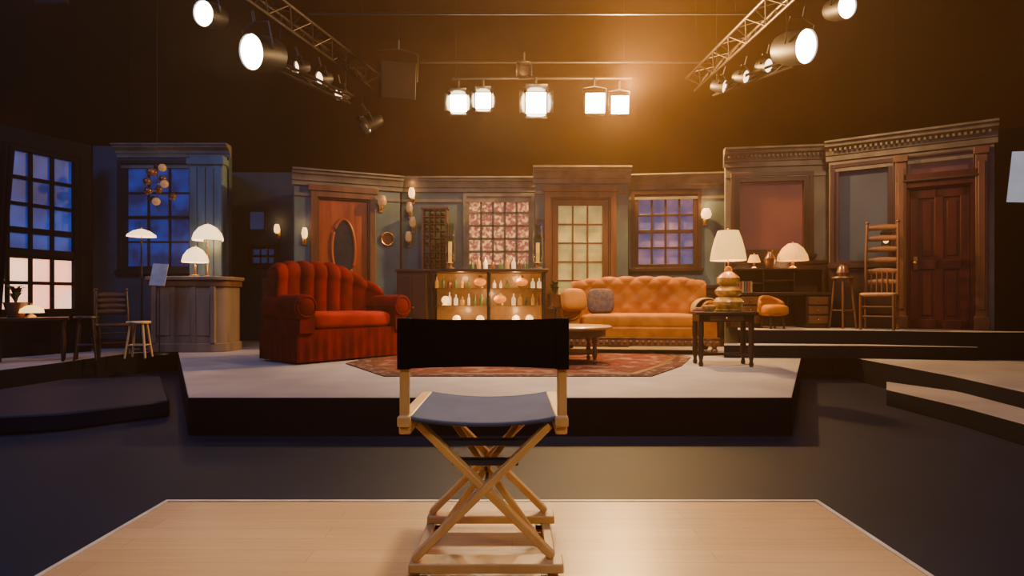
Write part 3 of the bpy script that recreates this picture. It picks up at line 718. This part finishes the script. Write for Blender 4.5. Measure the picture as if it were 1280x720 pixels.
for px,z,dy in ((600,.422,.0),(645,.422,.1),(662,.422,.2),(556,.734,.1)):
    dup(gl,(X(px,DC+dy),DC+.1+dy,STG+z))
for px,z in ((625,.734),(600,1.014),(652,1.014)):
    o=thing('lantern','glowing orange glass lantern inside display counter','lamp',(X(px,DC+.1),DC+.12,STG+z))
    B().sph((0,0,.10),.085,(1.2,1,.8)).obj('glass_body','redglobe',parent=o); B().lathe([(.05,0),(.06,.03),(0,.03)]).lathe([(.05,.165),(.02,.21),(0,.21)]).obj('metal_cap','brass',parent=o)
def bottle(m,loc,label,h=.3,r=.035,name='bottle',group='bottles on the counter'):
    o=B().lathe([(0,0),(r,0),(r,h*.55),(r*.9,h*.62),(r*.35,h*.75),(r*.33,h*.96),(r*.42,h*.97),(r*.42,h),(0,h)],n=16).obj(name,m,loc=loc,label=label,cat='bottle'); o['group']=group; return o
random.seed(11)
for k,zz in enumerate((.734,1.014)):
    for i in range(17):
        px=546+i*8.
        if k==0 and (610<px<640 or px<562): continue
        if k==1 and (586<px<614 or 638<px<666): continue
        j=random.randrange(4)
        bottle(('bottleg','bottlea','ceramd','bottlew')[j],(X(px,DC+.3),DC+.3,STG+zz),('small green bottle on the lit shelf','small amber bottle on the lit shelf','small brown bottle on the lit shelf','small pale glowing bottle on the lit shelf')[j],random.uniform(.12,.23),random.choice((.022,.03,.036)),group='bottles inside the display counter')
for sx,zz in ((-.45,1.20),(.45,1.20),(-.4,.64),(.45,.64),(0,.92)):
    light('POINT',((xa+xb)/2+sx,DC+.06,STG+zz),9,(1,.52,.18),.05,name='counter_glow')  # unseen points added for the warm glow inside the counter
for i,px in enumerate((590,598,607,616,626,634,642,650,658)):
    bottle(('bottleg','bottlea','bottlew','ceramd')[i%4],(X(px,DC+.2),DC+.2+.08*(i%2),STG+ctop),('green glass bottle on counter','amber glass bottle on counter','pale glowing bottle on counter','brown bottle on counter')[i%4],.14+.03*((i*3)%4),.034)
light('POINT',(X(610,DC+.1),DC+.05,STG+ctop+.22),5,(1,.5,.18),.05,name='counter_glow')  # unseen point added above the countertop to light its bottles
def hurricane(px,h):
    o=thing('candle_holder','tall glass hurricane candle holder on counter','candle holder',(X(px,DC+.2),DC+.15,STG+ctop))
    B().lathe([(0,0),(.08,0),(.08,.02),(.03,.04),(.03,.08),(.07,.10),(0,.10)],n=20).obj('base','brass',parent=o)
    B().lathe([(.075,.10),(.085,.2),(.08,h*.6),(.07,h),(.066,h),(.076,h*.6),(.08,.2),(.07,.11)],n=24).obj('glass_chimney','glass',parent=o)
    B().cyl((0,0,.10),(0,0,h*.6),.03).obj('candle','shade2',parent=o)
hurricane(563,.75); hurricane(672,.72)
LX=X(516,10.0)
lc=thing('bar_cabinet','dark wood bar cabinet with panelled doors','cabinet',(LX,10.12,STG))
B().b2(-.24,.24,-.25,.25,0,ctop-.04).obj('body','dwood',parent=lc,bevel=.005); B().b2(-.27,.27,-.28,.28,ctop-.04,ctop).obj('top','dwood',parent=lc,bevel=.006)
for sx in (-1,1):
    dd=B().b2(sx*.115-.1,sx*.115+.1,-.265,-.25,.1,ctop-.1).obj('door','dwood',parent=lc,bevel=.004); B().sph((sx*.03,-.275,.7),.014).obj('knob','brass',parent=dd)
RD=10.72
wr=thing('wine_rack','tall lattice wine rack filled with bottles','shelf',(X(544,RD),RD,STG))
b=B(); 
zt=Z(262,RD)-STG
b.b2(-.22,-.19,-.12,.12,0,zt).b2(.19,.22,-.12,.12,0,zt)
for i in range(12): b.b2(-.19,.19,-.12,.12,1.02+i*(zt-1.04)/11,1.03+i*(zt-1.04)/11)
for xx in (-.095,0,.095): b.b2(xx-.005,xx+.005,-.12,.12,1.0,zt)
b.b2(-.19,.19,-.1,.12,0,1.0).b2(-.24,.24,-.13,.13,zt,zt+.03)
b.obj('rack_frame','mwood',parent=wr)
sp=(zt-1.04)/11
w0=None
for i in range(11):
    for j in range(4):
        if (i*7+j*3)%5==0: continue
        loc=(X(544,RD)-.1425+j*.095,RD-.02,STG+1.03+i*sp+.033)
        if w0 is None:
            w0=B().cyl((0,-.09,0),(0,.08,0),.03,.03,12).cyl((0,-.13,0),(0,-.09,0),.012,.025,10).obj('wine_bottle',['bottled'],loc=loc,label='wine bottle lying in the lattice rack',cat='bottle'); w0['group']='wine bottles in the rack'
        else: dup(w0,loc)
def plant(loc,label,h=.5,n=26,pot='ceramd',sp=.26):
    o=thing('potted_plant',label,'plant',loc)
    B().lathe([(0,0),(.09,0),(.13,.18),(.14,.2),(.12,.2),(0,.17)],n=20).obj('pot',pot,parent=o)
    b=B()
    for i in range(n):
        a=random.uniform(0,2*pi); r=random.uniform(.08,sp); zz=random.uniform(.5,1)*h
        p0=Vector((0,0,.17)); p1=Vector((r*.4*math.cos(a),r*.4*math.sin(a),.17+zz*.7)); p2=Vector((r*math.cos(a),r*math.sin(a),.17+zz*.75))
        sd=Vector((-math.sin(a),math.cos(a),0))
        ps=[p0,p0.lerp(p1,.6),p1,p1.lerp(p2,.6),p2]; ws=[.004,.012,.035,.03,.002]
        A=[b.bm.verts.new(p+sd*w) for p,w in zip(ps,ws)]; C=[b.bm.verts.new(p-sd*w) for p,w in zip(ps,ws)]
        for k in range(4): b.bm.faces.new((A[k],A[k+1],C[k+1],C[k]))
    b.obj('foliage','plant',parent=o)
PX=X(694,10.2)
ps=thing('plant_stand','slim dark wood plant stand by the glass door','stand',(PX,10.3,STG))
B().lathe([(0,.68),(.13,.68),(.13,.71),(0,.71)],n=20).obj('top','dwood',parent=ps); B().lathe([(0,0),(.12,0),(.12,.03),(.03,.06),(.04,.3),(.025,.6),(.05,.68)],n=16).obj('pedestal','dwood',parent=ps)
plant((PX,10.3,STG+.711),'leafy potted plant on a stand by the glass door',.35,sp=.15)
# ---------------------------------------------------------------- left counter
CD=9.75
lcx=X(238,CD); chh=Z(346,CD)-STG
co=thing('reception_counter','bow-fronted beige-brown wood counter with moulded top','counter',(lcx,CD+.25,STG))
R_=.64
def se(v): return math.copysign(abs(v)**.5,v)
def arc(r,k=26): return [(r*se(math.cos(pi+pi*i/k)),(r*.72)*se(math.sin(pi+pi*i/k))) for i in range(k+1)]
b=B(); b.prism(arc(R_)+[(R_,.1),(-R_,.1)],0,chh-.06)
for xx in (-.46,-.16,.16,.46):
    b.b2(xx-.035,xx+.035,-R_*.72-.015,-R_*.60,.14,chh-.16)
for xx in (-.31,0,.31):
    b.b2(xx-.10,xx+.10,-R_*.72-.008,-R_*.62,.26,chh-.28)
b.obj('counter_body','grwood',parent=co,bevel=.006)
B().prism(arc(R_+.035)+[(R_+.035,.1),(-R_-.035,.1)],0,.14).obj('plinth','grwood',parent=co,bevel=.01)
B().prism(arc(R_+.08)+[(R_+.08,.1),(-R_-.08,.1)],chh-.06,chh).obj('countertop','grwood',parent=co,bevel=.012)
B().prism(arc(R_+.04)+[(R_+.04,.1),(-R_-.04,.1)],chh-.16,chh-.06).obj('moulding','mwood',parent=co,bevel=.01)
dome=[(.20,0),(.205,.02),(.18,.09),(.12,.16),(.04,.20),(0,.205)]
bz=STG+chh+.001
lamp('table_lamp','slender lamp with glowing opal dome shade on counter',(X(252,9.75),9.95,bz),[(0,0),(.08,0),(.08,.015),(.015,.03),(.012,.52),(0,.53)],'brass',.07,[(r*1.15,z*1.3) for r,z in dome],'dome',7,pleat=0,col=(1,.55,.25))
lamp('table_lamp','short lamp with glowing opal dome shade on counter',(X(244,9.6),9.60,bz),[(0,0),(.07,0),(.07,.015),(.02,.03),(.015,.17),(0,.18)],'brass',.04,[(r*.95,z*1.2) for r,z in dome],'dome',5,pleat=0,col=(1,.55,.25))
lamp('floor_lamp','tall floor lamp with flat glowing dome shade',(X(172,9.6),9.7,STG),[(0,0),(.14,0),(.14,.02),(.02,.04),(.014,1.80),(0,1.81)],'blackmetal',.02,[(.21,0),(.20,.03),(.12,.09),(.03,.12)],'dome',4,pleat=0,col=(1,.55,.25))
ms=thing('menu_stand','black stand holding a small tilted white sheet','stand',(X(197,9.1),9.15,STG),rz=.1)
B().lathe([(0,0),(.13,0),(.12,.02),(.012,.03)],n=16).cyl((0,0,.02),(0,0,1.15),.01).obj('stand_pole','blackmetal',parent=ms)
B().box((0,-.02,1.20),(.22,.012,.34),rot=(-.25,.06,0)).obj('sheet','paper',parent=ms)
cd=thing('chandelier','hanging cluster chandelier of dim bronze orbs','lamp',(X(187,9.3),9.5,Z(200,9.5)))
b=B().cyl((0,0,9-Z(200,9.5)),(0,0,-.1),.003); b.sph((0,0,-.1),.05); b.obj('hanging_rod','blackmetal',parent=cd)
for i in range(11):
    a=i*2.4; r=.08+.13*(i%3)/2; zz=-.12-.055*i
    B().cyl((0,0,zz+.02),(r*math.cos(a),r*math.sin(a),zz),.005).sph((r*math.cos(a),r*math.sin(a),zz),.06,n=14).obj('orb','ceramd' if i%5 else 'dimglobe',parent=cd)
B().cyl((0,0,-.1),(0,0,-.75),.006).obj('stem','blackmetal',parent=cd)
stool('tan wooden stool beside the counter',(X(176,8.7),8.65,STG),.2,.30,.52,'lwood')
ladder_chair('spindly dark chair beside the counter',(X(134,8.8),8.95,STG),.7,.4,.36,.45,.95,'dwood',4)
stool('dark wooden stool near the window',(X(108,8.3),8.3,STG),.5,.28,.6,'dwood')
ft=thing('console_table','dark small console table by the window','table',(X(28,7.9),8.05,STG),rz=.6)
B().b2(-.4,.4,-.2,.2,.55,.59).obj('table_top','dwood',parent=ft,bevel=.005)
for sx in (-1,1):
    for sy in (-1,1): B().lathe([(0,0),(.018,0),(.03,.25),(.02,.4),(.03,.55)],(sx*.34,sy*.15,0),12).obj('leg','dwood',parent=ft)
lamp('table_lamp','small low lamp with pale glass shade on console',(X(30,7.9),8.02,STG+.591),[(0,0),(.06,0),(.05,.02),(.02,.04),(0,.05)],'brass',.01,[(.14,0),(.13,.05),(.07,.09),(.02,.1)],'globe',1.0,pleat=0)
plant((X(-1,7.7),7.96,STG+.591),'dark leafy plant on console table',.35,sp=.14)
b=B()
def cu(u,v):
    return Vector((-.22+.44*u*(.6+.4*v)+0,.04*math.sin(u*2*pi*5),v*2.35))
b.grid(cu,60,8); o=b.obj('curtain','darkdrape',loc=(W1.loc(-13,.16)[0],W1.loc(-13,.16)[1],.95),rot=(0,0,W1.ang),label='dark gathered curtain beside tall window',cat='curtain')
md=o.modifiers.new('s','SOLIDIFY'); md.thickness=.008
# ---------------------------------------------------------------- lighting rig
def pipe(pA,pB,y,D,r=.025,label='horizontal lighting pipe above the set'):
    z=Z(y,D); return B().cyl((X(pA,D),D,z),(X(pB,D),D,z),r,r,12).obj('lighting_pipe','pipe',label=label,cat='pipe')
pipe(385,935,17,9.2,.02); pipe(525,890,78,11.1,.02); pipe(565,790,98,11.1,.025)
def rod(px,D,y):
    B().cyl((X(px,D),D,Z(y,D)),(X(px,D),D,9.0),.005,.005,8).obj('drop_rod','blackmetal',label='thin black rod hanging down from the ceiling',cat='rod')['group']='rods suspending the rig'
def truss(p,q,label,s=.16):
    p=Vector(p);q=Vector(q); d=(q-p).normalized(); a=d.cross(Vector((0,0,1))).normalized(); c=a.cross(d)
    b=B(); offs=[a*s,-a*s,-c*s*1.5]
    for o in offs: b.cyl(p+o,q+o,.022,.022,10)
    n=int((q-p).length/.28); 
    for i in range(n):
        t0=p.lerp(q,i/n);t1=p.lerp(q,(i+1)/n)
        for k in range(3):
            o1,o2=offs[k],offs[(k+1)%3]
            if i%2: o1,o2=o2,o1
            b.cyl(t0+o1,t1+o2,.011,.011,8)
    return b.obj('lighting_truss','pipe',label=label,cat='truss')
def P3(px,py,D): return (X(px,D),D,Z(py,D))
truss(P3(300,-30,8.0),P3(465,95,11.6),'aluminium lattice truss angled over the set')
truss(P3(1000,-30,8.0),P3(868,98,11.6),'aluminium lattice truss angled over the set')
truss(P3(345,78,8.9),P3(440,122,9.6),'short lattice truss carrying a spotlight',.07)
truss(P3(990,75,9.2),P3(890,112,10.0),'short lattice truss carrying a spotlight',.07)
def fixture(px,py,D,r,label,square=False,lens='lens',tilt=0.,az=0.,barn=True,hang=False):
    o=thing('stage_light',label,'stage light',P3(px,py,D),rot=(tilt,0,az))
    if square:
        b=B().b2(-r,r,0,r*1.3,-r,r).box((0,r*1.5,0),(r*1.4,r*.5,r*1.4)); 
        b.obj('housing','blackmetal',parent=o,bevel=.01)
        B().b2(-r*.9,r*.9,-.012,0,-r*.9,r*.9).obj('lens',lens,parent=o)
    else:
        b=B(); m=Matrix.Rotation(pi/2,4,'X')
        b.lathe([(r*.98,.02),(r,0),(r*1.02,.02),(r*1.02,-r*1.2),(r*.8,-r*1.9),(r*.4,-r*2.2),(0,-r*2.2)],n=28)
        bmesh.ops.transform(b.bm,matrix=m,verts=b.bm.verts); b.obj('housing','blackmetal',parent=o)
        b=B().lathe([(0,.012),(r*.6,.008),(r*.97,-.005),(r*.97,-.02)],n=28)
        bmesh.ops.transform(b.bm,matrix=m,verts=b.bm.verts); b.obj('lens',lens,parent=o)
    B().tube([(-r*1.12,r*.6,0),(-r*1.12,r*.6,r*1.5),(0,r*.6,r*1.7),(r*1.12,r*.6,r*1.5),(r*1.12,r*.6,0)],.012,8).cyl((0,r*.6,r*1.7),(0,r*.6,r*1.7+.14),.02).obj('yoke','steel',parent=o)
    if barn:
        for k,(dx,dz) in enumerate(((1,0),(-1,0),(0,1),(0,-1))):
            b=B(); q=r*1.0; t_=r*.9
            ps=[(q*dx-q*dz*.8,-.01,q*dz-q*dx*.8),(q*dx+q*dz*.8,-.01,q*dz+q*dx*.8),((q+t_*.55)*dx+q*dz*1.0,-t_,(q+t_*.55)*dz+q*dx*1.0),((q+t_*.55)*dx-q*dz*1.0,-t_,(q+t_*.55)*dz-q*dx*1.0)]
            b.bm.faces.new([b.bm.verts.new(p) for p in ps]); x=b.obj('barn_door','blackmetal',parent=o); md=x.modifiers.new('s','SOLIDIFY'); md.thickness=.006
    if hang:
        m=Euler((tilt,0,az)).to_matrix(); q=Vector(P3(px,py,D))+m@Vector((0,r*.6,r*1.7+.12))
        B().cyl(q,(q.x,q.y,9.0),.005,.005,8).obj('drop_rod','blackmetal',label='thin black rod hanging down from the ceiling',cat='rod')['group']='rods suspending the rig'
    return o
lab='lit square studio light with barn doors on the pipe'
for px,py,r in ((573,129,.16),(604,126,.15),(670,129,.20)): fixture(px,py,11.0,r,lab,True,'lens',tilt=.12)
for px,py,r in ((744,129,.19),(775,131,.17)): fixture(px,py,11.0,r,'lit square studio light in a pair on the pipe',True,'lens',tilt=.12,barn=False)
fixture(315,65,8.4,.24,'bright round spotlight hung from the truss',False,'lensw',tilt=.25,az=-.5,barn=False,hang=True)
fixture(255,17,8.4,.17,'bright round spotlight hung above the set',False,'lensw',tilt=.25,az=-.3,barn=False,hang=True)
fixture(1007,58,8.4,.23,'bright round spotlight hung from the truss',False,'lensw',tilt=.25,az=.5,barn=False,hang=True)
fixture(1058,8,8.4,.16,'bright round spotlight hung above the set',False,'lensw',tilt=.25,az=.3,barn=False,hang=True)
fixture(498,100,10.4,.30,'large unlit square fixture hanging from the rig',True,'lensoff',tilt=.3,az=.25,barn=False,hang=True)
fixture(372,84,9.2,.09,'small dimly lit spotlight on the truss',False,'lenss',tilt=.3,az=-.9,barn=False)
fixture(400,98,9.4,.10,'small dimly lit spotlight on the truss',False,'lenss',tilt=.3,az=-.7,barn=False)
fixture(424,118,9.6,.09,'small dimly lit spotlight on the truss',False,'lenss',tilt=.3,az=-.5,barn=False)
fixture(460,156,10.6,.13,'small dimly lit spotlight hanging low from the rig',False,'lenss',tilt=.5,az=-1.2,hang=True)
fixture(905,108,9.8,.10,'small dimly lit spotlight on the truss',False,'lenss',tilt=.3,az=.9,barn=False)
fixture(932,96,9.6,.10,'small dimly lit spotlight on the truss',False,'lenss',tilt=.3,az=.7,barn=False)
fixture(960,82,9.4,.10,'small dimly lit spotlight on the truss',False,'lenss',tilt=.3,az=.5,barn=False)
fixture(655,88,11.0,.10,'small unlit lamp clipped on the pipe',False,'lensoff',tilt=.3)
B().cyl(P3(45,2,9.0),P3(85,2,9.0),.03).obj('lighting_pipe','pipe',label='short lighting pipe high in the dark',cat='pipe')
for px,D,y in ((570,11.1,98),(780,11.1,98),(400,9.2,17),(920,9.2,17),(870,11.1,78),(65,9.0,2),(350,8.95,78),(432,9.55,118),(983,9.25,78),(896,9.95,108)): rod(px,D,y)
sb=thing('softbox_light','white softbox on a black light stand','studio light',(X(1366,5.6),5.9,STG),rz=-.9)
B().cyl((0,0,.0),(0,0,1.9),.018).cyl((0,0,.35),(.15,.1,0),.012).cyl((0,0,.35),(-.05,.18,0),.012).cyl((0,0,.35),(.03,-.18,0),.012).cyl((0,0,1.9),(-.12,0,2.0),.016).obj('stand','blackmetal',parent=sb)
B().box((-.13,-.12,2.02),(.52,.02,.50),rot=(.25,.15,0)).obj('diffuser','softb',parent=sb)
B().box((-.13,.02,2.02),(.40,.22,.40),rot=(.25,.15,0),top=.8).obj('housing','blackmetal',parent=sb)
# ---------------------------------------------------------------- lights + thin even studio haze
w=bpy.data.worlds.new('world'); bpy.context.scene.world=w; w.use_nodes=True
nt=w.node_tree; N=nt.nodes; L=nt.links
N['Background'].inputs[0].default_value=(.10,.12,.25,1); N['Background'].inputs[1].default_value=.02
vs=N.new('ShaderNodeVolumeScatter'); vs.inputs['Color'].default_value=(1,.62,.30,1); vs.inputs['Anisotropy'].default_value=.5; vs.inputs['Density'].default_value=.0050
L.new(vs.outputs[0],N['World Output'].inputs['Volume'])
warm=(1,.72,.46); am=(1,.62,.30)
light('SPOT',(2.6,6.3,5.6),1100,am,.3,(1.8,9.6,.4),58,.8,name='key_spot')
light('SPOT',(1.1,7.3,5.6),560,warm,.2,(-2.0,8.6,.6),46,.9,name='sofa_spot')
light('SPOT',(4.6,6.6,5.4),800,am,.3,(5.0,10,1.4),60,.9,name='desk_spot')
light('SPOT',(.4,5.8,5.8),1350,(1,.76,.54),.4,(.5,7.5,.3),66,.9,name='stage_spot')
light('SPOT',(0,6.2,5.6),500,(1,.70,.42),.3,(-1.2,10.8,1.8),55,.9,name='bar_spot')
light('SPOT',(.15,3.0,4.6),620,(1,.78,.50),.25,(.0,2.2,.2),55,.9,name='deck_spot')
light('SPOT',(1.7,.5,2.6),110,(1,.76,.45),.2,(-.1,2.3,.40),28,.9,name='chair_fill')  # unseen warm light added to brighten the chair legs
light('SPOT',(-2.2,.8,2.2),40,(1,.74,.46),.2,(-.1,2.3,.40),28,.9,name='chair_fill')  # second added light on the chair, low from the left
light('SPOT',(-3.4,6.8,5.4),220,(1,.68,.45),.3,(-4.6,10,1.0),36,.9,name='counter_spot')
light('AREA',(-6,5.5,5.5),110,(.22,.38,1),1.5,(-5.0,10,1.2),name='blue_fill')
light('AREA',(-3,1.5,6),100,(.20,.32,1),3,(-2,5,0),name='blue_fill')
light('AREA',(4,2,6),50,(.26,.34,1),3,(3,5,0),name='blue_fill')
light('POINT',(X(772,10.5),10.2,Z(124,10.3)),1700,(1,.52,.15),.12,name='rig_glow')
light('SPOT',(X(775,10.5),10.1,Z(120,10.3)),5200,(1,.54,.17),.12,(X(775,10.5)+2.2,6.6,Z(120,10.3)+3.6),150,1.0,name='haze_flood')  # unseen flood added and aimed upward to brighten the haze, not the set
light('POINT',(X(640,11),10.4,Z(127,10.5)),160,(1,.55,.22),.12,name='rig_glow')
# ---------------------------------------------------------------- camera
cam=bpy.data.cameras.new('camera'); co_=bpy.data.objects.new('camera',cam); bpy.context.scene.collection.objects.link(co_)
co_.location=(0,0,CZ); co_.rotation_euler=(pi/2,0,0); cam.sensor_width=36; cam.lens=F/1280*36; cam.shift_y=15/1280; cam.clip_start=.05
bpy.context.scene.camera=co_
